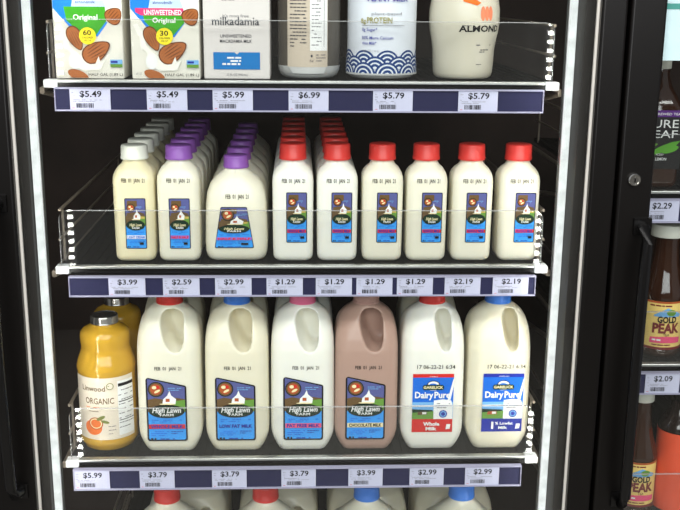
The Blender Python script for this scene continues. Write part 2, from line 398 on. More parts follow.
# ------------------------------------------------------------------ price tags
def price_tag(x, y, z, price, label, group, w=0.0575, h=0.0335, seed=1):
    q = MB(); q.box(-w/2, w/2, -0.0006, 0.0006, -h/2, h/2, TAGP)
    o = q.build('price_tag'); o.location = (x, y, z)
    l = Lab(); l.text(price, 0.001, h*0.12, h*0.40, INK, width=w*0.54, bold=0.02)
    l.lines(-w*0.42, w*0.42, -h*0.04, 1, 0.002, 0.0007, GREYINK, seed)
    l.lines(-w*0.42, w*0.40, -h*0.11, 1, 0.002, 0.0006, GREYINK, seed+9)
    l.bars(-w*0.34, w*0.08, -h*0.40, -h*0.18, INK, seed)
    l.lines(-w*0.45, -w*0.38, h*0.30, 3, h*0.13, 0.0007, GREYINK, seed+5)
    l.rect(-w*0.45, -h*0.42, -w*0.39, -h*0.40, REDP)
    l.build('printing', on_front(-0.0006), o)
    tag(o, label, 'price tag', group)
    return o
R1 = [(91.3,'$5.49','white $5.49 price tag under the leftmost almond milk carton'), (167.5,'$5.49','white $5.49 price tag under the almond carton with a pink band'),
      (233,'$5.99','white $5.99 price tag under the white carton with blue panel'), (309,'$6.99','white $6.99 price tag on the navy strip of the top shelf'),
      (394,'$5.79','white $5.79 price tag under the bottle with blue wave pattern'), (480.5,'$5.79','white $5.79 price tag under the curvy almond bottle')]
R2 = [(127,'$3.99','white $3.99 price tag under the white capped milk bottle'), (181,'$2.59','white $2.59 price tag under the slim purple capped bottle'),
      (233,'$2.99','white $2.99 price tag under the wide purple capped jug'), (284.5,'$1.29','leftmost $1.29 price tag, under the first red capped bottle'),
      (334,'$1.29','second $1.29 price tag from the left, under the second red capped bottle'), (375,'$1.29','third $1.29 price tag from the left, under the third red capped bottle'),
      (416,'$1.29','rightmost $1.29 price tag, under the fourth red capped bottle'), (464.5,'$2.19','left one of two $2.19 price tags, under the fifth red capped bottle'), (513.5,'$2.19','right one of two $2.19 price tags, at the strip end')]
R3 = [(93,'$5.99','white $5.99 price tag at the left strip end, under the orange juice'), (157,'$3.79','white $3.79 price tag under the whole milk jug with red band'),
      (228.5,'$3.79','white $3.79 price tag under the blue capped low fat jug'), (297.5,'$3.79','white $3.79 price tag under the pink capped fat free jug'),
      (364.5,'$3.99','white $3.99 price tag under the brown chocolate milk jug'), (426,'$2.99','white $2.99 price tag under the jug with red and blue label'), (482,'$2.99','white $2.99 price tag under the jug with all blue label')]
def px_x(px, row):     # strip pixel -> metres along the strip, from the strips' measured ends
    a = [(54.3, -0.3762, 544, 0.3685), (68, -0.3722, 536, 0.3735), (74.5, -0.3806, 520, 0.3652)][row]
    return a[1]+(px-a[0])/(a[2]-a[0])*(a[3]-a[1])
for row, R, g in ((0, R1, 'price tags on the top shelf'), (1, R2, 'price tags on the second shelf'), (2, R3, 'price tags on the third shelf')):
    for k, (px, pr, lb) in enumerate(R):
        price_tag(px_x(px, row)-(0.0040, 0.0035, 0.0015)[row], YS[row]-0.0112, ZS[row]-(0.0222, 0.0247, 0.0245)[row], pr, lb, g, w=(0.0610, 0.0580, 0.0575)[row], h=(0.0318, 0.0300, 0.0325)[row], seed=row*20+k)
price_tag(0.5655, -0.0112, RZ[0]-0.0235, '$2.29', 'white $2.29 price tag behind the right door, under the dark iced tea', 'price tags behind the right door', seed=71)
price_tag(0.5935, -0.0112, RZ[1]-0.0235, '$2.09', 'white $2.09 price tag behind the right door, above the lower tea bottle', 'price tags behind the right door', seed=72)

# ------------------------------------------------------------------ farm milk label
def rpoly(pts, r, n=4):
    out = []; N = len(pts)
    for i in range(N):
        p = Vector(pts[i]); a = (Vector(pts[i-1])-p).normalized(); b = (Vector(pts[(i+1) % N])-p).normalized()
        ang = a.angle(b); d = r/math.tan(ang/2); c = p+(a+b).normalized()*(r/math.sin(ang/2)); s0 = p+a*d-c; s1 = p+b*d-c
        t0 = math.atan2(s0.y, s0.x); t1 = math.atan2(s1.y, s1.x)
        while t1-t0 > PI: t1 -= 2*PI
        while t1-t0 < -PI: t1 += 2*PI
        for k in range(n+1): t = t0+(t1-t0)*k/n; out.append((c.x+r*math.cos(t), c.y+r*math.sin(t)))
    return out
def clip_y(pts, y, keep_above):
    out = []
    for i in range(len(pts)):
        p, q = pts[i], pts[(i+1) % len(pts)]; ip = (p[1] >= y) == keep_above; iq = (q[1] >= y) == keep_above
        if ip: out.append(p)
        if ip != iq: t = (y-p[1])/(q[1]-p[1]); out.append((p[0]+t*(q[0]-p[0]), y))
    return out
def farm_label(shape, band, bandm, textm, small=False, logo=True):
    """shape: outline, u centred, v from 0 (bottom) up; upper part a farm scene, lower part sky blue"""
    l = Lab(); H = max(p[1] for p in shape); W0 = max(p[0] for p in shape); wm = W0*2
    b = 0.0027 if not small else 0.0013
    l.poly(rpoly(shape, b*1.6), INK)
    cx = 0; cyy = H/2
    inn = [(p[0]*(1-b/W0), cyy+(p[1]-cyy)*(1-2*b/H)) for p in shape]
    l.poly(rpoly(inn, b*1.2), BLUE)
    ym = H*0.46
    scene = clip_y(inn, ym, True); l.poly(scene, SKY)
    def xs(y):                                                       # inner half width at a height
        ptsx = []
        for i in range(len(inn)):
            p, q = inn[i], inn[(i+1) % len(inn)]
            if (p[1]-y)*(q[1]-y) <= 0 and abs(p[1]-q[1]) > 1e-9: ptsx.append(p[0]+(y-p[1])/(q[1]-p[1])*(q[0]-p[0]))
        return (min(ptsx), max(ptsx)) if ptsx else (-W0, W0)
    a0, a1 = xs(ym+0.001); y1 = H*0.66; c0, c1 = xs(y1)
    l.poly([(a0, ym), (a1, ym), (c1, y1), (c1*0.4, y1*1.04), (0, y1*0.98), (c0*0.6, y1*1.03), (c0, y1*0.99)], BROWN)
    l.poly([(a1*0.1, ym), (a1, ym), (c1, y1*0.98), (c1*0.5, y1*0.96)], MIDGREEN)
    # cow and barn
    if small: l.poly([(c0*0.9, H*0.64), (c1*0.1, H*0.66), (c1*0.9, H*0.63), (c1*0.9, H*0.70), (c1*0.3, H*0.74), (c0*0.9, H*0.71)], BROWN); l.poly([(c1*0.2, H*0.60), (c1*0.92, H*0.60), (c1*0.92, H*0.64), (c1*0.4, H*0.65)], OLIVEG); l.poly([(c0*0.9, H*0.80), (c1*0.2, H*0.84), (c1*0.2, H*0.955), (c0*0.8, H*0.955)], BROWN)
    l.poly([(-wm*0.10, H*0.59), (wm*0.22, H*0.58), (wm*0.24, H*0.66), (wm*0.12, H*0.72), (wm*0.08, H*0.79), (wm*0.03, H*0.72), (-wm*0.08, H*0.66)], WHITE)
    l.rect(-wm*0.02, H*0.62, wm*0.08, H*0.67, RUST); l.ell(wm*0.02, H*0.585, wm*0.2, H*0.012, CREAMP)
    # round seal
    rr = min(wm*0.2, H*0.15); sx, sy = (-W0*0.50 if not small else -xs(H*0.83)[1]*0.45), H*0.815
    l.ell(sx, sy, rr, rr, INK); l.ell(sx, sy, rr*0.88, rr*0.88, BROWN); l.ell(sx, sy, rr*0.7, rr*0.7, RUST)
    l.ell(sx-rr*0.2, sy+rr*0.25, rr*0.28, rr*0.22, CREAMP); l.ell(sx+rr*0.15, sy-rr*0.25, rr*0.4, rr*0.16, CREAMP, rot=0.5); l.ell(sx+rr*0.25, sy+rr*0.3, rr*0.2, rr*0.2, REDP)
    l.lines(W0*0.1, W0*0.75, H*0.83, 2, H*0.03, H*0.010, LBLUE, 3)
    # oval with the farm's name
    xw = xs(H*0.475)[1]; l.ell(0, H*0.475, xw*0.96, H*0.105, INK); l.ell(0, H*0.475, xw*0.90, H*0.09, GREEN)
    l.text('High Lawn', 0, H*0.452, H*0.120, INK, width=xw*1.62, bold=0.05, shear=0.25) if not small else None
    l.text('High Lawn', 0, H*0.455, H*(0.116 if not small else 0.08), WHITE if not small else CREAMP, width=xw*(1.56 if not small else 1.25), bold=0.022, shear=0.25)
    l.text('FARM', 0, H*0.402, H*0.055, WHITE, width=wm*0.34, bold=0.02)
    l.lines(-W0*0.75, W0*0.75, H*0.335, 2, H*0.028, H*0.012, VIVID, 4)
    if band:
        if bandm: l.rect(-W0*0.90, H*0.205, W0*0.90, H*0.275, bandm)
        l.text(band, 0, H*0.215, H*0.070, textm, width=wm*0.82, bold=0.045)
    l.lines(-W0*0.8, W0*0.1, H*0.155, 3, H*0.03, H*0.011, VIVID, 6); l.lines(W0*0.2, W0*0.8, H*0.155, 2, H*0.03, H*0.011, DBLUE, 7)
    l.rect(-W0*0.82, H*0.035, -W0*0.7, H*0.062, INK); l.rect(-W0*0.64, H*0.035, -W0*0.56, H*0.062, INK); l.lines(-W0*0.35, W0*0.85, H*0.04, 1, 0.01, H*0.014, DBLUE, 8)
    if small: l.rect(W0*0.35, H*0.09, W0*0.72, H*0.14, INK)
    return l
def stamp(y, x, z, width, size, s, parent, tilt=0.0):
    l = Lab(); l.text(s, 0, 0, size, STAMP, width=width, bold=0.012); l.build('date_stamp', on_front(y, x, z, tilt), parent)

# ------------------------------------------------------------------ bottles
def loft_body(profile, m, parent, n=48, name='body'):
    q = MB(); q.rings([rrect(hw, hd, r, z, cx, cy, n) for (z, hw, hd, r, cx, cy) in profile], m); return q.build(name, parent, angle=60)
def cap_mesh(r, h, z, m, parent, c=(0, 0), top=0.0012, skirt=0.0):
    q = MB(); n = 64
    q.lathe([(r*0.5, z), (r*0.99, z), (r, z+0.001), (r, z+h*0.18), (r*0.975, z+h*0.22), (r*0.965, z+h-top*2.6), (r*0.94, z+h-top*1.2), (r*0.89, z+h-top*0.35), (r*0.80, z+h)], m, n, c, ridge=(z+h*0.2, z+h*0.9, 0.0006), nr=1)
    return q.build('cap', parent, angle=50)
def quart(loc, m, capm, bandm, label, group, lx=0.006, body_hw=0.0325, lz=0.0, caph=0.0225):
    """tall square milk bottle, front face at local y = 0"""
    t = thing('milk_bottle', label, 'milk bottle', loc, group)
    hd = 0.033; W_ = body_hw; cy = hd
    P = [(0.0, W_-0.006, hd-0.006, 0.009), (0.0012, W_-0.004, hd-0.004, 0.011), (0.004, W_-0.0016, hd-0.0016, 0.012), (0.008, W_-0.0004, hd-0.0004, 0.0125), (0.013, W_, hd, 0.013), (0.130, W_+0.0006, hd, 0.013),
         (0.138, W_, hd-0.0008, 0.014), (0.145, W_-0.002, hd-0.0028, 0.017), (0.151, W_-0.0055, hd-0.006, 0.021), (0.156, W_-0.011, hd-0.0115, 0.021), (0.1595, 0.0195, 0.0195, 0.0195), (0.1615, 0.0182, 0.0182, 0.0182), (0.168, 0.0178, 0.0178, 0.0178)]
    loft_body([(z, a, b, r, 0, cy) for z, a, b, r in P], m, t)
    cap_mesh(0.0222, caph, 0.1640, capm, t, (0, cy))
    L = [(-0.0168, 0), (0.0168, 0), (0.0168, 0.083), (-0.0168, 0.083)]
    bm_, tm_, tx = bandm
    farm_label(L, tx, bm_, tm_, small=True).build('label', on_front(-0.0004, lx, 0.0215+lz), t)
    stamp(-0.0004, 0.001, 0.130, 0.0370, 0.0095, 'FEB  01  JAN  21', t)
    return t
def copy_thing(t, loc, label, group, keep=('body', 'cap')):
    r = t.copy(); COL.objects.link(r); r.location = loc; r['label'] = label; r['group'] = group
    for ch in t.children:
        if ch.name.split('.')[0] in keep:
            c = ch.copy(); COL.objects.link(c); c.parent = r
    return r
Z2 = ZS[1]+DT; Y2 = YS[1]+0.027; PITCHB = 0.0705
ORD = ['front', 'second', 'third', 'fourth', 'fifth', 'sixth']
G2 = 'milk bottles on the second shelf'
def column(proto, what, n, dx=0.0, pitch=PITCHB):
    for k in range(1, n):
        copy_thing(proto, (proto.location.x+dx*k, proto.location.y+pitch*k, proto.location.z), '%s, %s from the front in its file' % (what, ORD[k]), G2)
b = quart((-0.2728, Y2, Z2), CREAM, WHITECAP, (WHITE, VIVID, 'LIGHT CREAM'), 'front bottle with white cap at the left end of its row', G2, lx=0.003)
column(b, 'white capped cream bottle', 6)
b = quart((-0.2015, Y2, Z2), MILK, PURPLE, (PURP, REDP, 'HALF & HALF'), 'slim square front bottle with purple cap beside the white capped one', G2, lx=0.002, body_hw=0.0335)
column(b, 'slim bottle with purple cap', 6)
# wide rounded jug with purple cap
t = thing('milk_bottle', 'wide round shouldered front bottle with purple cap and trapezoid label', 'milk bottle', (-0.1100, Y2, Z2), G2)
hd = 0.04
P = [(0.0, 0.042, 0.030, 0.016), (0.0015, 0.0450, 0.034, 0.018), (0.006, 0.0480, 0.0375, 0.02), (0.014, 0.0502, 0.0395, 0.022), (0.030, 0.0508, hd, 0.023), (0.070, 0.0498, hd, 0.024), (0.092, 0.0490, 0.0397, 0.026),
     (0.110, 0.0470, 0.0385, 0.028), (0.124, 0.0420, 0.0350, 0.030), (0.1335, 0.0345, 0.0310, 0.030), (0.1395, 0.0275, 0.0275, 0.0275), (0.1435, 0.0225, 0.0225, 0.0225), (0.147, 0.0190, 0.0190, 0.0190), (0.157, 0.0182, 0.0182, 0.0182)]
loft_body([(z, a, bb, r, 0, hd) for z, a, bb, r in P], MILK, t)
cap_mesh(0.0208, 0.0205, 0.1490, PURPLE, t, (0, hd))
farm_label([(-0.0318, 0), (0.0318, 0), (0.0210, 0.068), (-0.0210, 0.068)], 'HALF & HALF', PURP, REDP, small=True).build('label', on_front(-0.0006, -0.0025, 0.0225), t)
stamp(0.0004, 0.003, 0.104, 0.037, 0.0095, 'FEB  01  JAN  21', t, tilt=0.10)
column(t, 'wide bottle with purple cap', 6, pitch=0.0825)
reds = [(-0.0175, 6, 'first red capped bottle, beside the wide purple capped jug', 0.006), (0.0543, 6, 'second red capped bottle, heading a file of six', 0.007), (0.128, 1, 'third red capped bottle, above the third $1.29 tag', 0.0068),
        (0.200, 1, 'fourth red capped bottle, above the rightmost $1.29 tag', 0.0076), (0.2745, 1, 'fifth red capped bottle, above the left $2.19 tag', 0.0056), (0.3515, 1, 'rightmost red capped bottle at the shelf end', 0.0085)]
for k, (x, n, lb, lx) in enumerate(reds):
    b = quart((x, Y2, Z2), SKIM if k < 2 else MILK, REDCAP, (REDP, DBLUE, 'WHOLE MILK'), lb, G2, lx=lx, lz=0.0100, caph=0.0258)
    column(b, ('first' if k == 0 else 'second')+' file red capped bottle', n)

# ------------------------------------------------------------------ milk jugs with a handle hole
def jug_mesh(name, rings, holes, voxel=0.0019):
    q = MB(); q.rings([rrect(a, b_, r, z, cx, cy, 64) for (z, a, b_, r, cx, cy) in rings], MILK); o = q.build(name)
    cuts = []
    for (hx, hz, hw, hh, lean, ang, dep) in holes:                      # an oval shaft from front to back
        c = MB(); fr = []; n = 36
        for yy in (-0.03, dep-0.010, dep-0.002, dep):
            ring = []
            for i in range(n):
                a = 2*PI*i/n; ca, sa = math.cos(a), math.sin(a)
                u = hw*math.copysign(abs(ca)**0.75, ca); v = hh*math.copysign(abs(sa)**0.75, sa)
                u *= 1.0+0.20*(v/hh)
                q_ = 1.0 if yy < dep-0.005 else (0.86 if yy < dep else 0.6); u *= q_; v *= q_
                ring.append((hx+u+lean*v+(yy-0.03)*ang, yy, hz+v))
            fr.append(ring)
        c.rings(fr, MILK); co = c.build('cutter'); cuts.append(co)
        md = o.modifiers.new('hole', 'BOOLEAN'); md.operation = 'DIFFERENCE'; md.object = co; md.solver = 'EXACT'
    rm = o.modifiers.new('blow', 'REMESH'); rm.mode = 'VOXEL'; rm.voxel_size = voxel; rm.use_smooth_shade = True
    sm = o.modifiers.new('soft', 'SMOOTH'); sm.factor = 0.5; sm.iterations = 9
    bpy.context.view_layer.update(); dg = bpy.context.evaluated_depsgraph_get()
    me = bpy.data.meshes.new_from_object(o.evaluated_get(dg))
    bpy.data.objects.remove(o)
    for c in cuts: bpy.data.objects.remove(c)
    me.polygons.foreach_set('use_smooth', [True]*len(me.polygons)); me.materials.clear(); me.materials.append(MILK); me.name = name
    return me
W3 = 0.0535; D3 = 0.052
# (height, half width, front setback, back setback, corner radius)
HLJ = [(0.0, W3-0.0165, 0.010, 0.012, 0.010), (0.002, W3-0.0142, 0.0070, 0.0085, 0.012), (0.011, W3-0.0088, 0.0030, 0.0045, 0.014), (0.024, W3-0.0032, 0.0005, 0.0015, 0.016), (0.034, W3-0.0006, 0.0, 0.0, 0.017), (0.044, W3, 0.0, 0.0, 0.018), (0.160, W3-0.0004, 0.0, 0.0, 0.022),
       (0.180, W3-0.0006, 0.0010, 0.0006, 0.023), (0.198, W3-0.0014, 0.0045, 0.002, 0.025), (0.214, W3-0.0034, 0.0095, 0.005, 0.027), (0.227, W3-0.0070, 0.0155, 0.010, 0.030), (0.237, W3-0.0130, 0.0215, 0.017, 0.032), (0.244, 0.0330, 0.0262, 0.024, 0.0265), (0.249, 0.0255, 0.0295, 0.0295, 0.0225), (0.2525, 0.0205, 0.0320, 0.0320, 0.0200), (0.260, 0.019, 0.033, 0.033, 0.019)]
HLJ = [(z, a, D3-(f+g)/2, r, 0, D3+(f-g)/2) for z, a, f, g, r in HLJ]
hl_mesh = jug_mesh('farm_jug_body', HLJ, [(0.0120, 0.2120, 0.0180, 0.0335, -0.18, 0.20, 0.066)])
ga_mesh = jug_mesh('dairy_jug_body', HLJ, [(0.0195, 0.2110, 0.0125, 0.0335, -0.16, 0.20, 0.064)])
def jug(name, loc, mesh, m, capm, label, group, cat='milk jug', capr=0.0225, caph=0.016, capz=0.2515, cy=D3):
    t = thing(name, label, cat, loc, group)
    o = bpy.data.objects.new('body', mesh); COL.objects.link(o); o.parent = t
    o.material_slots[0].link = 'OBJECT'; o.material_slots[0].material = m
    cap_mesh(capr, caph, capz, capm, t, (0, cy)); return t
Z3 = ZS[2]+DT; Y3 = YS[2]+0.022; G3 = 'half gallon jugs on the third shelf'
PARA = [(-0.0335, 0), (0.0335, 0), (0.0335, 0.099), (-0.0335, 0.1145)]
hl = [(-0.2245, MILK, REDCAP, 'WHOLE MILK', REDP, DBLUE, 'white half gallon jug with red cap and red WHOLE MILK band', -0.004),
      (-0.1120, LOWFAT, BLUECAP, 'LOW FAT MILK', None, DBLUE, 'white half gallon jug with blue cap and LOW FAT MILK label', -0.002),
      (-0.0018, SKIM, PINKCAP, 'FAT FREE MILK', PINKP, DBLUE, 'white half gallon jug with pink cap and FAT FREE MILK label', 0.001),
      (0.1055, CHOC, TANCAP, 'CHOCOLATE MILK', CREAMP, INK, 'brown half gallon jug of chocolate milk', -0.002)]
for x, m, cm, tx, bm_, tm_, lb, lo in hl:
    t = jug('milk_jug', (x, Y3, Z3), hl_mesh, m, cm, lb, G3)
    farm_label(PARA, tx, bm_, tm_).build('label', on_front(-0.0009, lo, 0.0225), t)
    stamp(-0.0006, lo+0.004, 0.149, 0.044, 0.0085, 'FEB  01  JAN  21', t)
def dairy_label(red):
    l = Lab(); w = 0.0345; h = 0.1050
    ban = REDP if red else DBLUE
    l.rect(-w, 0, w, h, ban); l.rect(-w, h*0.23, w, h*0.94, VIVID); l.rect(-w, h*0.23, w, h*0.52, LBLUE); l.rect(-w, h*0.44, w*0.1, h*0.47, WHITE)
    l.poly([(-w, h*0.23), (w*0.1, h*0.23), (w*0.05, h*0.37), (-w*0.4, h*0.36), (-w, h*0.34)], MIDGREEN); l.poly([(-w, h*0.34), (w*0.0, h*0.36), (w*0.0, h*0.385), (-w, h*0.40)], GREEN)
    l.poly([(-w*0.75, h*0.30), (-w*0.25, h*0.31), (-w*0.3, h*0.36), (-w*0.7, h*0.355)], RUST if not red else BROWN); l.rect(-w*0.5, h*0.315, -w*0.3, h*0.35, WHITE)
    # glass of milk and pouring stream
    l.poly([(w*0.05, h*0.23), (w*0.98, h*0.23), (w*0.98, h*0.45), (w*0.9, h*0.55), (w*0.5, h*0.57), (w*0.05, h*0.55)], WHITE)
    l.poly([(w*0.72, h*0.56), (w*0.86, h*0.56), (w, h*0.80), (w, h*0.93), (w*0.96, h*0.9)], WHITE)
    l.lines(w*0.2, w*0.85, h*0.49, 3, h*0.035, h*0.014, GREYINK, 5)
    l.ell(w*0.52, h*0.32, w*0.20, w*0.20, DBLUE); l.ell(w*0.52, h*0.32, w*0.15, w*0.15, LBLUE); l.ell(w*0.52, h*0.32, w*0.10, w*0.10, DBLUE)
    # brand plaque with hill
    l.ell(0, h*0.815, w*0.32, h*0.075, INK, a0=0, a1=PI, n=16); l.ell(0, h*0.825, w*0.27, h*0.055, WHITE, a0=0, a1=PI, n=16); l.ell(-w*0.02, h*0.815, w*0.2, h*0.03, VIVID, a0=0, a1=PI, n=12)
    l.poly([(-w*0.52, h*0.755), (-w*0.45, h*0.735), (w*0.45, h*0.735), (w*0.52, h*0.755), (w*0.52, h*0.80), (w*0.45, h*0.82), (-w*0.45, h*0.82), (-w*0.52, h*0.80)], GREEN)
    l.text('GARELICK', 0, h*0.757, h*0.062, CREAMP, width=w*0.96, bold=0.03); l.text('FARMS', 0, h*0.722, h*0.02, WHITE, width=w*0.3)
    l.text('Dairy', -w*0.44, h*0.60, h*0.150, WHITE, width=w*0.90, bold=0.03); l.text('Pure', w*0.45, h*0.60, h*0.150, WHITE, width=w*0.78, bold=0.03)
    if red:
        l.text('VITAMIN D', 0, h*0.955, h*0.026, WHITE, width=w*0.4)
        l.text('Whole', -w*0.05, h*0.125, h*0.085, WHITE, width=w*0.80, bold=0.04); l.text('Milk', -w*0.05, h*0.045, h*0.08, WHITE, width=w*0.54, bold=0.04)
    else:
        l.text('VITAMINS A & D', 0, h*0.955, h*0.026, WHITE, width=w*0.5)
        l.text('1', -w*0.47, h*0.07, h*0.15, WHITE, bold=0.07); l.text('% Lowfat', w*0.1, h*0.135, h*0.065, WHITE, width=w*0.88, bold=0.03); l.text('Milk', w*0.05, h*0.06, h*0.065, WHITE, width=w*0.44, bold=0.03)
    l.poly([(w*0.66, h*0.06), (w*0.86, h*0.07), (w*0.9, h*0.15), (w*0.7, h*0.15)], WHITE)
    return l
for x, m, cm, red, lb, lx in ((0.2175, SKIM, REDCAP, True, 'white half gallon jug with red cap and a red and blue label', 0.0005), (0.3300, LOWFAT, BLUECAP, False, 'white half gallon jug with blue cap at the right shelf end', 0.0065)):
    t = jug('milk_jug', (x, Y3, Z3), ga_mesh, m, cm, lb, G3)
    dairy_label(red).build('label', on_front(-0.0009, lx-0.001, 0.035), t)
    stamp(-0.0006, lx+0.003, 0.149, 0.064, 0.0095, '17 06-22-21 6:34', t)
# jugs standing behind, glimpsed between and through the handles of the front ones
G3b = 'half gallon jugs standing behind the front row'
for x, m, cm, lb in ((-0.2300, LOWFAT, REDCAP, 'second half gallon jug standing behind the whole milk jug'), (-0.1150, LOWFAT, BLUECAP, 'second half gallon jug standing behind the low fat jug'), (0.0000, SKIM, PINKCAP, 'second half gallon jug standing behind the fat free jug'),
                     (0.2230, LOWFAT, REDCAP, 'second half gallon jug standing behind the red and blue labelled jug')):
    jug('milk_jug', (x, Y3+0.112, Z3), hl_mesh, m, cm, lb, G3b)

# gallon jugs on the lowest shelf
W4 = 0.077
GJ = [(0.0, W4-0.012, W4-0.012, 0.02), (0.006, W4-0.003, W4-0.003, 0.025), (0.016, W4, W4, 0.028), (0.145, W4, W4, 0.030), (0.168, W4-0.003, W4-0.003, 0.034), (0.190, W4-0.012, W4-0.012, 0.042), (0.208, W4-0.026, W4-0.026, 0.048),
      (0.223, 0.0375, 0.0375, 0.0375), (0.233, 0.0265, 0.0265, 0.0265), (0.239, 0.0205, 0.0205, 0.0205), (0.258, 0.019, 0.019, 0.019)]
gj_mesh = jug_mesh('gallon_jug_body', [(z, a, b_, r, 0, W4) for z, a, b_, r in GJ], [(0.040, 0.135, 0.014, 0.038, 0.05, 0.2, 0.05)], voxel=0.0026)
Z4 = ZS[3]+DT; G4 = 'gallon jugs on the lowest shelf'
for k, (x, cm, lb) in enumerate(((-0.2452, REDCAP, 'leftmost gallon jug with red cap at the bottom edge'), (-0.0685, REDCAP, 'second gallon jug from the left, red capped, at the bottom edge'), (0.1145, BLUECAP, 'third gallon jug from the left, blue capped, at the bottom edge'), (0.2875, BLUECAP, 'rightmost gallon jug with blue cap at the bottom edge'))):
    jug('gallon_jug', (x, 0.03, Z4), gj_mesh, MILK, cm, lb, G4, capr=0.0238, caph=0.0275, capz=0.2430, cy=W4)
for k, (x, cm, lb) in enumerate(((-0.222, REDCAP, 'gallon jug standing behind the leftmost gallon jug'), (-0.048, REDCAP, 'gallon jug standing behind the second gallon jug'), (0.125, BLUECAP, 'gallon jug standing behind the third gallon jug'), (0.2925, BLUECAP, 'gallon jug standing behind the rightmost gallon jug'))):
    jug('gallon_jug', (x, 0.03+0.162, Z4), gj_mesh, LOWFAT, cm, lb, G4, capr=0.0238, caph=0.0275, capz=0.2430, cy=W4)

# ------------------------------------------------------------------ orange juice
JUICE = mat('orange_juice_in_glass', (196, 152, 46), 0.12, sss=0.15, noise=0.04, scale=18, spec=0.6)
LIDM = mat('silver_lid', (170, 166, 160), 0.22, metal=0.9, noise=0.04); PAPER = mat('cream_label_paper', (226, 214, 196), 0.75, spec=0.155)
ORANGEP = mat('orange_print', (226, 110, 44), 0.75, spec=0.15); OLIVE = mat('olive_print', (120, 128, 60), 0.75, spec=0.15); TANP = mat('tan_print', (176, 140, 104), 0.75, spec=0.15)
def juice(loc, label, rz=0.0, withlabel=True):
    t = thing('juice_bottle', label, 'juice bottle', loc, 'orange juice bottles', rz)
    R = 0.0495; c = (0, R)
    q = MB(); prof = [(0.030, 0.0), (0.039, 0.0008), (0.0435, 0.004), (0.0458, 0.010), (R, 0.016), (R-0.0012, 0.022), (R-0.0012, 0.138), (R, 0.142), (R-0.0005, 0.147), (0.0462, 0.157), (0.0425, 0.167), (0.0405, 0.174), (0.0400, 0.180), (0.0412, 0.186), (0.0415, 0.196), (0.0402, 0.203), (0.0350, 0.2085), (0.0265, 0.2125), (0.0228, 0.2155), (0.0215, 0.2220)]
    q.lathe(prof, JUICE, 56, c); q.build('body', t, angle=60)
    q = MB(); q.lathe([(0.0215, 0.2165), (0.0230, 0.217), (0.0236, 0.2185), (0.0230, 0.220), (0.0230, 0.2285), (0.0222, 0.2305), (0.0202, 0.231), (0.0195, 0.2298)], LIDM, 48, c); q.build('lid', t, angle=40)
    if withlabel:
        l = Lab(); w = 0.058; h = 0.1100
        l.rect(-w, 0, w, h, PAPER)
        l.text('ORGANIC', -0.006, h*0.585, 0.0150, BROWN, width=0.050, bold=0.015); l.text('Linwood', -0.016, h*0.79, 0.0135, BROWN, width=0.042, bold=0.01)
        l.lines(-0.03, 0.012, h*0.52, 1, 0.01, 0.0016, ORANGEP, 4); l.lines(-0.025, 0.008, h*0.46, 1, 0.01, 0.0012, BROWN, 5)
        l.ell(-0.018, h*0.20, 0.0155, 0.0135, ORANGEP); l.ell(-0.013, h*0.27, 0.0125, 0.011, RUST); l.ell(-0.013, h*0.27, 0.0105, 0.009, CREAMP); l.ell(-0.013, h*0.27, 0.009, 0.0075, ORANGEP)
        l.ell(-0.004, h*0.36, 0.008, 0.003, OLIVE, rot=0.5); l.ell(0.003, h*0.30, 0.007, 0.0026, OLIVE, rot=-0.3)
        l.ell(0.013, h*0.87, 0.006, 0.006, OLIVE); l.ell(0.013, h*0.87, 0.0048, 0.0048, PAPER); l.lines(0.0095, 0.0165, h*0.87, 1, 0.01, 0.0014, OLIVE, 4)
        l.rect(0.025, h*0.06, 0.0555, h*0.94, WHITE); l.rect(0.026, h*0.85, 0.055, h*0.90, INK); l.lines(0.026, 0.054, h*0.78, 9, h*0.075, 0.0016, GREYINK, 8); l.rect(0.026, h*0.60, 0.055, h*0.615, INK); l.rect(0.026, h*0.30, 0.055, h*0.312, INK)
        l.lines(0.008, 0.020, h*0.22, 3, h*0.06, 0.0014, GREYINK, 11)
        l.build('label', on_round(R-0.0008, 0.0245, 0.0, c), t, cut=0.004)
    return t
juice((-0.3345, YS[2]+0.022, Z3), 'glass bottle of orange juice at the left end of the jug row', rz=0.0)
juice((-0.3320, YS[2]+0.130, Z3), 'second orange juice bottle standing behind the front one', withlabel=False)

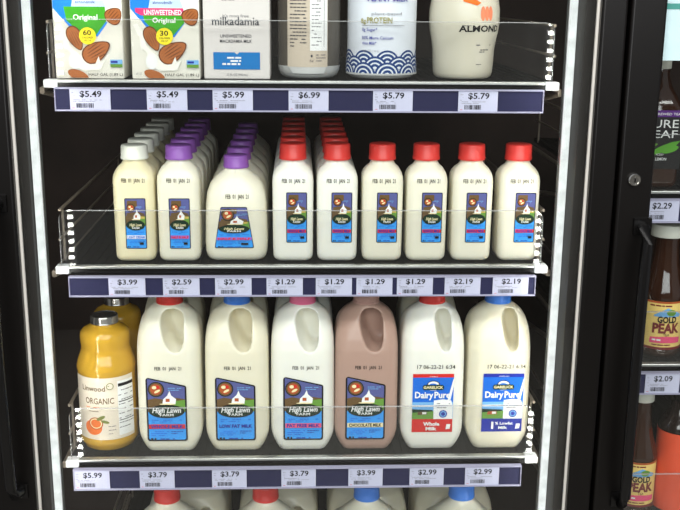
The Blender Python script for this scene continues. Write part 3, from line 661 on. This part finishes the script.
# ------------------------------------------------------------------ top shelf: almond cartons
Z1 = ZS[0]+DT; Y1 = YS[0]+0.022; G1 = 'plant milk on the top shelf'
CART = mat('carton_board', (226, 222, 210), 0.75, spec=0.15); ALM = mat('almond_brown', (168, 98, 52), 0.75, spec=0.15); ALMD = mat('almond_dark', (104, 56, 30), 0.75, spec=0.15)
LEAF = mat('carton_green', (66, 162, 40), 0.75, spec=0.15); CBLUE = mat('carton_blue', (36, 128, 222), 0.75, spec=0.15); YEL = mat('carton_yellow', (246, 226, 44), 0.75, spec=0.15)
MILKP = mat('milk_print', (240, 238, 228), 0.75, spec=0.15); MAG = mat('carton_magenta', (224, 60, 118), 0.75, spec=0.15); PALE = mat('carton_pale_blue', (196, 218, 236), 0.75, spec=0.15)
def gable(w, d, h, m, parent, capm):
    q = MB(); hw = w/2; rh = 0.045
    v = [(-hw,0,0),(hw,0,0),(hw,d,0),(-hw,d,0),(-hw,0,h),(hw,0,h),(hw,d,h),(-hw,d,h),(-hw,d*0.46,h+rh),(hw,d*0.46,h+rh),(hw,d*0.54,h+rh),(-hw,d*0.54,h+rh),(-hw,d*0.48,h+rh+0.014),(hw,d*0.48,h+rh+0.014),(hw,d*0.52,h+rh+0.014),(-hw,d*0.52,h+rh+0.014)]
    f = [(0,3,2,1),(0,1,5,4),(1,2,6,5),(2,3,7,6),(3,0,4,7),(4,5,9,8),(6,7,11,10),(5,6,10,9),(7,4,8,11),(8,9,13,12),(10,11,15,14),(9,10,14,13),(11,8,12,15),(12,13,14,15)]
    q.add(v, f, m); q.build('carton_body', parent, bevel=0.0016)
    c = MB(); c.lathe([(0.0145, 0), (0.0145, 0.010), (0.013, 0.012)], capm, 32); o = c.build('cap', parent, angle=40)
    an = math.atan2(rh, d*0.46); o.rotation_euler = (an, 0, 0); o.location = (0, d*0.22, h+rh*0.5)
def almond_nut(l, cx, cy, rx, ry, rot):
    def drop(f, g):
        cc, ss = math.cos(rot), math.sin(rot); out = []
        for i in range(28):
            t_ = 2*PI*i/28; x, y = rx*f*math.cos(t_), ry*g*math.sin(t_)*(1-0.34*math.cos(t_)); out.append((cx+cc*x-ss*y, cy+ss*x+cc*y))
        return out
    l.poly(drop(1.06, 1.06), ALMD); l.poly(drop(0.97, 0.93), ALM)
    c, s = math.cos(rot), math.sin(rot); l.h += l.STEP
    for k in range(-2, 3):
        o = k*ry*0.34; L = rx*0.72*(1-abs(k)*0.16)
        l.ell(cx-s*o, cy+c*o, L, ry*0.05, ALMD, rot=rot+0.04*k, up=False, n=10)
def almond_carton(x, label, kcal, pink, shift=0.0):
    t = thing('milk_carton', label, 'milk carton', (x, Y1, Z1), G1); w, d, h = 0.105, 0.098, 0.185
    gable(w, d, h, CART, t, WHITECAP)
    l = Lab(); W = w/2-0.0012
    def X(px): return (px-255)/400*0.1       # drawn on a 510 grid, 45..460 across
    k = 0.1058/415.0
    U = lambda px: (px-250)*k+0.0040
    V = lambda py: (483-py)*k*0.955
    l.rect(-W, 0, W, h-0.003, CART)
    l.rect(U(60), V(-230), U(440), V(45), PALE)
    l.poly([(-W, h-0.003), (U(160), h-0.003), (U(170), V(-100)), (U(120), V(150)), (U(75), V(105)), (-W, V(50))], CBLUE)
    l.poly([(U(340), V(125)), (U(352), V(140)), (U(290), V(225)), (U(270), V(220))], CBLUE); l.poly([(U(98), V(130)), (U(125), V(130)), (U(200), V(225)), (U(185), V(240))], CBLUE)
    if not pink:
        l.poly([(U(95), V(42)), (U(340), V(42)), (U(345), V(130)), (U(275), V(222)), (U(205), V(222)), (U(110), V(125))], LEAF)
        l.text('Original', U(222), V(122), 0.0115, WHITE, width=0.037, bold=0.02)
    else:
        l.poly([(U(105), V(88)), (U(350), V(88)), (U(350), V(138)), (U(275), V(222)), (U(205), V(222)), (U(115), V(130))], LEAF)
        l.text('Original', U(230), V(136), 0.0105, WHITE, width=0.035, bold=0.02)
        l.poly([(U(62), V(48)), (U(352), V(48)), (U(352), V(92)), (U(95), V(92)), (U(62), V(72))], MAG)
        l.text('UNSWEETENED', U(225), V(88), 0.0105, WHITE, width=0.057, bold=0.02)
    l.text('almondmilk', U(225), V(22), 0.006, DBLUE, width=0.030)
    # glass with nut at the right top, milk splash, almonds
    l.poly([(U(330), V(0)), (U(415), V(-60)), (U(440), V(-60)), (U(440), V(130)), (U(365), V(140)), (U(345), V(40))], MILKP)
    almond_nut(l, U(392), V(95), 0.0125, 0.0120, 0.8)
    for sa, sb in (((60, 150), (95, 200)), ((95, 200), (110, 290)), ((110, 290), (190, 360))):
        l.poly([(U(sa[0]-14), V(sa[1])), (U(sa[0]+10), V(sa[1]-8)), (U(sb[0]+14), V(sb[1])), (U(sb[0]-22), V(sb[1]+18))], MILKP)
    l.poly([(U(120), V(300)), (U(190), V(352)), (U(250), V(392)), (U(330), V(370)), (U(300), V(432)), (U(200), V(436)), (U(140), V(400))], MILKP)
    almond_nut(l, U(158), V(235), 0.0185, 0.0100, -1.15); almond_nut(l, U(280), V(315), 0.0225, 0.0135, 0.55)
    l.poly([(U(195), V(365)), (U(230), V(395)), (U(270), V(392)), (U(292), V(345)), (U(300), V(380)), (U(330), V(365)), (U(300), V(430)), (U(200), V(430))], MILKP)
    l.poly(clip_y([(U(165)+0.0165*math.cos(a)*math.cos(-.35)-0.0075*math.sin(a)*math.sin(-.35), V(462)+0.0165*math.cos(a)*math.sin(-.35)+0.0075*math.sin(a)*math.cos(-.35)) for a in [2*PI*i/24 for i in range(24)]], 0.001, True), ALM); l.ell(U(150), V(375), 0.009, 0.012, WHITE)
    l.ell(U(232), V(220), 0.0128, 0.0128, YEL); l.text(kcal, U(230), V(215), 0.0105, INK, width=0.0125, bold=0.02); l.text('CALORIES', U(232), V(236), 0.0038, INK, width=0.017, bold=0.01); l.text('PER CUP', U(232), V(253), 0.0035, INK, width=0.010)
    l.rect(U(360), V(412), U(432), V(365), LBLUE); l.rect(U(360), V(412), U(432), V(392), MIDGREEN); l.lines(U(365), U(430), V(385), 1, 0.01, 0.003, DBLUE, 3)
    l.text('HALF GAL (1.89 L)', U(330), V(465), 0.0058, INK, width=0.052, bold=0.008); l.text('64 OZ', U(72), V(458), 0.0048, GREYINK, width=0.009)
    l.build('label', on_front(-0.0004), t)
    return t
almond_carton(-0.3285, 'leftmost almond milk carton with green Original panel, 60 calories', '60', False)
almond_carton(-0.2120, 'almond milk carton with pink UNSWEETENED band, 30 calories', '30', True)

# white carton with blue panel
GREYC = mat('grey_white_board', (216, 210, 206), 0.75, spec=0.15, noise=0.015); PANEL = mat('panel_blue', (22, 116, 186), 0.75, spec=0.15); DGREYP = mat('charcoal_print', (74, 74, 80), 0.75, spec=0.15)
t = thing('milk_carton', 'pale grey carton with bright blue panel, right of the almond cartons', 'milk carton', (-0.1030, Y1, Z1), G1)
gable(0.102, 0.098, 0.185, GREYC, t, WHITECAP)
k_ = 0.101/405.0; U = lambda px: (px-240)*k_; V = lambda py: (492-py)*k_*0.965
l = Lab(); l.text('the new', U(190), V(2), 0.006, DGREYP, width=0.02)
l.text("it's moo free", U(235), V(104), 0.0065, GREYINK, width=0.040); l.text('milkadamia', U(235), V(152), 0.0175, DGREYP, width=0.072, bold=0.012)
l.text('UNSWEETENED', U(235), V(230), 0.0068, DGREYP, width=0.048, bold=0.01); l.text('MACADAMIA MILK', U(235), V(262), 0.0068, DGREYP, width=0.049, bold=0.01)
l.poly([(U(95), V(430)), (U(382), V(430)), (U(382), V(322)), (U(255), V(322)), (U(240), V(336)), (U(225), V(322)), (U(95), V(322))], PANEL)
l.lines(U(180), U(295), V(362), 1, 0.01, 0.0026, WHITE, 5, 0.95); l.lines(U(200), U(280), V(382), 1, 0.01, 0.0026, WHITE, 6, 0.95); l.lines(U(150), U(325), V(402), 1, 0.01, 0.0028, WHITE, 7, 0.95)
l.text('32 FL OZ (946 mL)', U(240), V(470), 0.0052, GREYINK, width=0.032)
l.build('label', on_front(-0.0004), t)

# grey-beige bottle seen from its back
def round_bottle(name, label, cat, loc, prof, m, group, capm=WHITECAP, R=None):
    t = thing(name, label, cat, loc, group); q = MB(); (q.lathe(prof[:5], FROST, 64, (0, R), cap1=False).lathe(prof[4:], m, 64, (0, R), cap0=False) if m is SMOKE else q.lathe(prof, m, 64, (0, R))); q.build('body', t, angle=60)
    z = prof[-1][1]; q = MB(); q.lathe([(0.019, z-0.006), (0.0195, z-0.005), (0.0195, z+0.012), (0.017, z+0.014)], capm, 48, (0, R), ridge=(z-0.004, z+0.01, 0.0006), nr=1); q.build('cap', t, angle=45)
    return t
SMOKE = mat('smoky_translucent_plastic', (84, 78, 70), 0.22, sss=0.1, noise=0.02); FROST = mat('frosted_plastic', (196, 196, 194), 0.3, sss=0.1)
R_ = 0.0495
t = round_bottle('milk_bottle', 'smoky beige bottle showing its printed back label, above the $6.99 tag', 'milk bottle', (0.0085, Y1, Z1),
    [(0.030, 0.0), (0.038, 0.001), (0.0445, 0.005), (0.048, 0.012), (R_, 0.020), (R_, 0.165), (0.046, 0.185), (0.036, 0.21), (0.024, 0.232), (0.018, 0.245), (0.018, 0.255)], SMOKE, G1, R=R_)
BEIGE = mat('beige_shrink_label', (200, 186, 168), 0.75, spec=0.15, noise=0.015)
l = Lab(); l.rect(-0.0345, 0.019, 0.0325, 0.150, BEIGE)
l.poly([(-0.0325, 0.0188), (0.030, 0.0188), (0.026, 0.009), (-0.024, 0.009)], FROST)
l.rect(0.0035, 0.044, 0.0315, 0.145, WHITE); l.lines(0.006, 0.0215, 0.140, 17, 0.0055, 0.0014, GREYINK, 12); l.rect(0.0255, 0.05, 0.0262, 0.14, GREYINK)
l.lines(-0.029, -0.002, 0.140, 18, 0.0053, 0.0016, DGREYP, 14, 0.85)
l.ell(0.006, 0.036, 0.0016, 0.0022, DGREYP); l.text('5¢', 0.006, 0.027, 0.005, DGREYP, width=0.006); l.lines(0.013, 0.028, 0.037, 3, 0.0045, 0.0012, GREYINK, 9)
l.build('label', on_round(R_+0.0003, 0.0, -0.05, (0, R_)), t, cut=0.004)

# bottle with blue wave pattern
R_ = 0.0545; PLBL = mat('bluish_white_label', (222, 226, 234), 0.75, spec=0.15, noise=0.015); WAVE = mat('wave_navy_print', (30, 62, 120), 0.75, spec=0.15); GOLD = mat('mustard_print', (146, 138, 60), 0.75, spec=0.15)
t = round_bottle('milk_bottle', 'bluish white bottle with a navy wave pattern round its foot', 'milk bottle', (0.1240, Y1, Z1),
    [(0.036, 0.0), (0.046, 0.0010), (0.0515, 0.004), (0.0538, 0.009), (R_, 0.014), (R_, 0.170), (0.050, 0.19), (0.038, 0.214), (0.024, 0.232), (0.018, 0.245), (0.018, 0.255)], FROST, G1, R=R_)
l = Lab(); W = 0.084; l.rect(-W, 0.011, W, 0.165, PLBL)
rw = 0.0195
for row in range(2, -1, -1):
    yy = 0.0075+row*0.0092; n = int(W/rw/1.0)
    base_h = l.h
    for part, (fr, mm) in enumerate(((1.0, WAVE), (0.84, PLBL), (0.72, WAVE), (0.52, PLBL), (0.40, WAVE), (0.20, PLBL))):
        l.h += l.STEP
        for kx in range(-4, 5):
            cx = kx*rw*2*0.97+(rw*0.97 if row % 2 else 0)
            l.ell(cx, yy, rw*fr, rw*fr, mm, up=False, n=14, a0=0, a1=PI)
l.rect(-W, 0.0070, W, 0.0098, FROST)
l.text('plant-based', -0.002, 0.0985, 0.0062, GREYINK, width=0.046)
l.text('8g', -0.0380, 0.0865, 0.0095, GOLD, width=0.0085, bold=0.02); l.text('PROTEIN', -0.013, 0.0865, 0.0125, GOLD, width=0.038, bold=0.015); l.rect(-0.040, 0.0825, 0.026, 0.0832, GREYINK)
l.text('0g Sugar*', -0.028, 0.0745, 0.0070, DBLUE, width=0.024, bold=0.01); l.text('50% More Calcium', -0.016, 0.0620, 0.0066, DBLUE, width=0.048, bold=0.01); l.text('than Milk*', -0.028, 0.0540, 0.0064, DBLUE, width=0.022, bold=0.01)
l.text('48 FL OZ (1.42 L)', -0.026, 0.0430, 0.0042, GREYINK, width=0.026); l.text('PLANT MILK', 0.0, 0.119, 0.014, DBLUE, width=0.062, bold=0.015)
l.build('label', on_round(R_+0.0003, 0.0, 0.10, (0, R_)), t, cut=0.004)

# curvy almond bottle
ALB = mat('almond_bottle_plastic', (206, 200, 182), 0.32, sss=0.15, noise=0.015); R_ = 0.056
t = round_bottle('milk_bottle', 'curvy cream bottle lettered ALMOND at the right of the top shelf', 'milk bottle', (0.2560, Y1, Z1),
    [(0.034, 0.0), (0.042, 0.001), (0.0455, 0.004), (0.0475, 0.010), (0.0485, 0.025), (0.0492, 0.045), (0.0515, 0.060), (0.0545, 0.075), (R_, 0.090), (0.0555, 0.108), (0.052, 0.13), (0.046, 0.155), (0.040, 0.18), (0.034, 0.205), (0.026, 0.228), (0.019, 0.245), (0.018, 0.255)], ALB, G1, R=R_)
prof = [(0.0, 0.0485), (0.025, 0.0485), (0.045, 0.0492), (0.060, 0.0515), (0.075, 0.0545), (0.090, 0.056), (0.108, 0.0555), (0.13, 0.052), (0.2, 0.05)]
def rad(z):
    for (a, ra), (b2, rb) in zip(prof, prof[1:]):
        if a <= z <= b2: return ra+(rb-ra)*(z-a)/(b2-a)
    return 0.05
def alm_map(u, v, h):
    r = rad(v)+0.0005+h; a = u/0.05+0.12; return (r*math.sin(a), R_-r*math.cos(a), v)
ORLIGHT = mat('salmon_print', (226, 132, 98), 0.75, spec=0.15)
l = Lab(); l.text('ALMOND', 0.013, 0.0745, 0.0135, INK, width=0.068, bold=0.03)
for px, w_ in ((0.010, 0.0035), (0.0165, 0.0035), (0.023, 0.0035)): l.ell(px+0.003, 0.102, w_*1.05, 0.011, ORLIGHT)
l.poly([(-0.016, 0.120), (0.004, 0.114), (0.010, 0.118), (-0.006, 0.128), (-0.016, 0.128)], ORANGEP)
l.lines(-0.015, 0.004, 0.083, 1, 0.01, 0.0012, GREYINK, 3); l.lines(0.006, 0.034, 0.053, 2, 0.0075, 0.0018, GREYINK, 5); l.lines(0.012, 0.026, 0.0425, 1, 0.01, 0.0014, GREYINK, 6); l.lines(0.008, 0.022, 0.0235, 1, 0.01, 0.0014, DGREYP, 7)
l.build('label', alm_map, t, cut=0.004)

# ------------------------------------------------------------------ behind the right door
TEA = mat('tea_in_clear_bottle', (50, 27, 16), 0.06, noise=0.08, scale=25, spec=0.8); TEAD = mat('dark_tea', (34, 24, 20), 0.07, noise=0.08, scale=25, spec=0.8)
YLAB = mat('yellow_tea_label', (238, 206, 122), 0.75, spec=0.15); BLK = mat('black_sleeve', (24, 22, 24), 0.35); LEAFG = mat('leaf_green', (92, 160, 54), 0.75, spec=0.15); VIO = mat('purple_band', (96, 52, 128), 0.75, spec=0.15)
ORSL = mat('orange_sleeve', (224, 84, 52), 0.38, noise=0.04, scale=60); MAROON = mat('maroon_print', (120, 30, 30), 0.5)
GT = 'tea bottles behind the right door'
def tea(loc, label, sleeve, R=0.0325, nk=0.0155, cr=0.0195):
    t = thing('tea_bottle', label, 'tea bottle', loc, GT); c = (0, R)
    prof = [(0.024, 0.0), (R-0.004, 0.002), (R-0.001, 0.006), (R, 0.011), (R, 0.014), (R-0.0012, 0.016), (R-0.0012, 0.101), (R, 0.104), (R-0.0004, 0.110), (R-0.004, 0.122), (R-0.0095, 0.140), (R-0.0140, 0.162), (R-0.0165, 0.186), (nk, 0.200), (nk, 0.214)]
    if sleeve == 'orange': prof = [(0.024, 0.0), (R-0.004, 0.002), (R-0.0012, 0.006), (R-0.0012, 0.152), (R, 0.1535), (R, 0.158), (R-0.003, 0.166), (R-0.010, 0.176), (nk+0.002, 0.186), (nk, 0.196), (nk, 0.214)]
    q = MB(); q.lathe(prof, TEAD if sleeve == 'orange' else TEA, 56, c); q.build('body', t, angle=60)
    q = MB(); q.lathe([(cr-0.001, 0.206), (cr, 0.207), (cr, 0.224), (cr-0.001, 0.2265), (cr-0.0035, 0.227)], WHITECAP if sleeve != 'orange' else BLACKG, 64, c, ridge=(0.2075, 0.2235, 0.0006), nr=1); q.build('cap', t, angle=45)
    l = Lab()
    if sleeve == 'yellow':
        W = 0.046; k = 1.42; Y = lambda z: 0.0165+(z-0.0285)*k
        l.rect(-W, Y(0.0285), W, Y(0.0875), YLAB); l.rect(-W, Y(0.0285), W, Y(0.0315), MAROON); l.rect(-W, Y(0.0852), W, Y(0.0875), RUST); l.lines(-0.03, 0.03, Y(0.0815), 1, 0.01, 0.0024, MAROON, 3)
        l.poly([(-0.022, Y(0.071)), (0.0, Y(0.080)), (0.024, Y(0.072)), (0.022, Y(0.069)), (-0.022, Y(0.069))], LBLUE); l.ell(0.006, Y(0.074), 0.008, 0.0055, MIDGREEN)
        l.text('GOLD', 0.0, Y(0.0620), 0.0150, INK, width=0.032, bold=0.04); l.text('PEAK', 0.0, Y(0.0495), 0.0230, MAROON, width=0.046, bold=0.045); l.text('TEA', 0, Y(0.0455), 0.0065, INK, width=0.010)
        l.poly([(-0.026, Y(0.0435)), (0, Y(0.0452)), (0.026, Y(0.0435)), (0.026, Y(0.0365)), (0, Y(0.037)), (-0.026, Y(0.0365))], PINKP); l.lines(-0.022, 0.022, Y(0.0395), 1, 0.01, 0.003, WHITE, 4); l.lines(-0.022, 0.022, Y(0.0338), 1, 0.01, 0.002, MAROON, 5)
    elif sleeve == 'orange':
        W = PI*R-0.001; l.rect(-W, 0.006, W, 0.152, ORSL)
    l.build('label' if sleeve != 'orange' else 'sleeve', on_round(R+(0.0003 if sleeve == 'orange' else -0.0008), 0, -0.03, c), t, cut=0.003)
    return t
tea((0.6065, 0.022, RZ[1]+DT), 'brown tea bottle with yellow label on the middle shelf behind the right door', 'yellow', 0.0370, 0.0200, 0.0285)
tea((0.5875, 0.022, RZ[2]+DT), 'lower brown tea bottle with yellow label, left of the orange bottle', 'yellow')
tea((0.6580, 0.022, RZ[2]+DT), 'bottle in a plain orange sleeve at the bottom right corner', 'orange', 0.0365, 0.0175, 0.021)
# square iced tea bottle, black label and purple band
t = thing('tea_bottle', 'square dark iced tea bottle with black label, leaf and purple band', 'tea bottle', (0.5670, 0.022, RZ[0]+DT), GT)
P = [(0.0, 0.028, 0.028, 0.008), (0.003, 0.032, 0.032, 0.01), (0.010, 0.0345, 0.0345, 0.012), (0.125, 0.0345, 0.0345, 0.012), (0.140, 0.031, 0.031, 0.018), (0.160, 0.023, 0.023, 0.023), (0.176, 0.0175, 0.0175, 0.0175), (0.192, 0.0165, 0.0165, 0.0165)]
loft_body([(z, a, b_, r, 0, 0.0345) for z, a, b_, r in P], TEA, t)
q = MB(); q.lathe([(0.018, 0.188), (0.0188, 0.189), (0.0188, 0.205), (0.017, 0.2075)], WHITECAP, 48, (0, 0.0345), ridge=(0.19, 0.204, 0.0006), nr=1); q.build('cap', t, angle=45)
l = Lab(); l.rect(-0.0338, 0.0255, 0.0338, 0.119, BLK); l.rect(-0.0338, 0.1085, 0.0338, 0.119, VIO); l.text('REAL BREWED TEA', 0, 0.1115, 0.0052, WHITE, width=0.058, bold=0.01)
l.text('PURE', 0.0, 0.0915, 0.0185, WHITE, width=0.053); l.text('LEAF', 0.001, 0.0755, 0.0175, WHITE, width=0.050)
l.poly([(-0.032, 0.050), (-0.018, 0.052), (0.0, 0.062), (0.018, 0.069), (0.032, 0.071), (0.02, 0.058), (0.0, 0.051), (-0.016, 0.047)], LEAFG); l.poly([(-0.032, 0.064), (-0.026, 0.056), (-0.014, 0.058), (-0.004, 0.066), (-0.018, 0.069)], MIDGREEN); l.ell(0.016, 0.057, 0.014, 0.005, LEAFG, rot=0.3)
l.text('TEA & LEMON', -0.006, 0.0395, 0.0065, WHITE, width=0.034, bold=0.01); l.text('ICED', 0.0, 0.0475, 0.0045, WHITE, width=0.012)
l.build('label', on_front(-0.0004, 0.0, 0.006), t)
# window reflection painted on a thin sheet inside the right door's glass
q = MB(); q.box(-0.055, 0.055, -0.0006, 0.0006, -0.075, 0.075, mat('reflection_pale_blue', (206, 226, 232), 0.5))
p = q.build('painted_reflection'); p.location = (0.5640, -0.1150, 0.748); tag(p, 'painted pale blue window reflection with a green band on the right door glass', 'painted_reflection')
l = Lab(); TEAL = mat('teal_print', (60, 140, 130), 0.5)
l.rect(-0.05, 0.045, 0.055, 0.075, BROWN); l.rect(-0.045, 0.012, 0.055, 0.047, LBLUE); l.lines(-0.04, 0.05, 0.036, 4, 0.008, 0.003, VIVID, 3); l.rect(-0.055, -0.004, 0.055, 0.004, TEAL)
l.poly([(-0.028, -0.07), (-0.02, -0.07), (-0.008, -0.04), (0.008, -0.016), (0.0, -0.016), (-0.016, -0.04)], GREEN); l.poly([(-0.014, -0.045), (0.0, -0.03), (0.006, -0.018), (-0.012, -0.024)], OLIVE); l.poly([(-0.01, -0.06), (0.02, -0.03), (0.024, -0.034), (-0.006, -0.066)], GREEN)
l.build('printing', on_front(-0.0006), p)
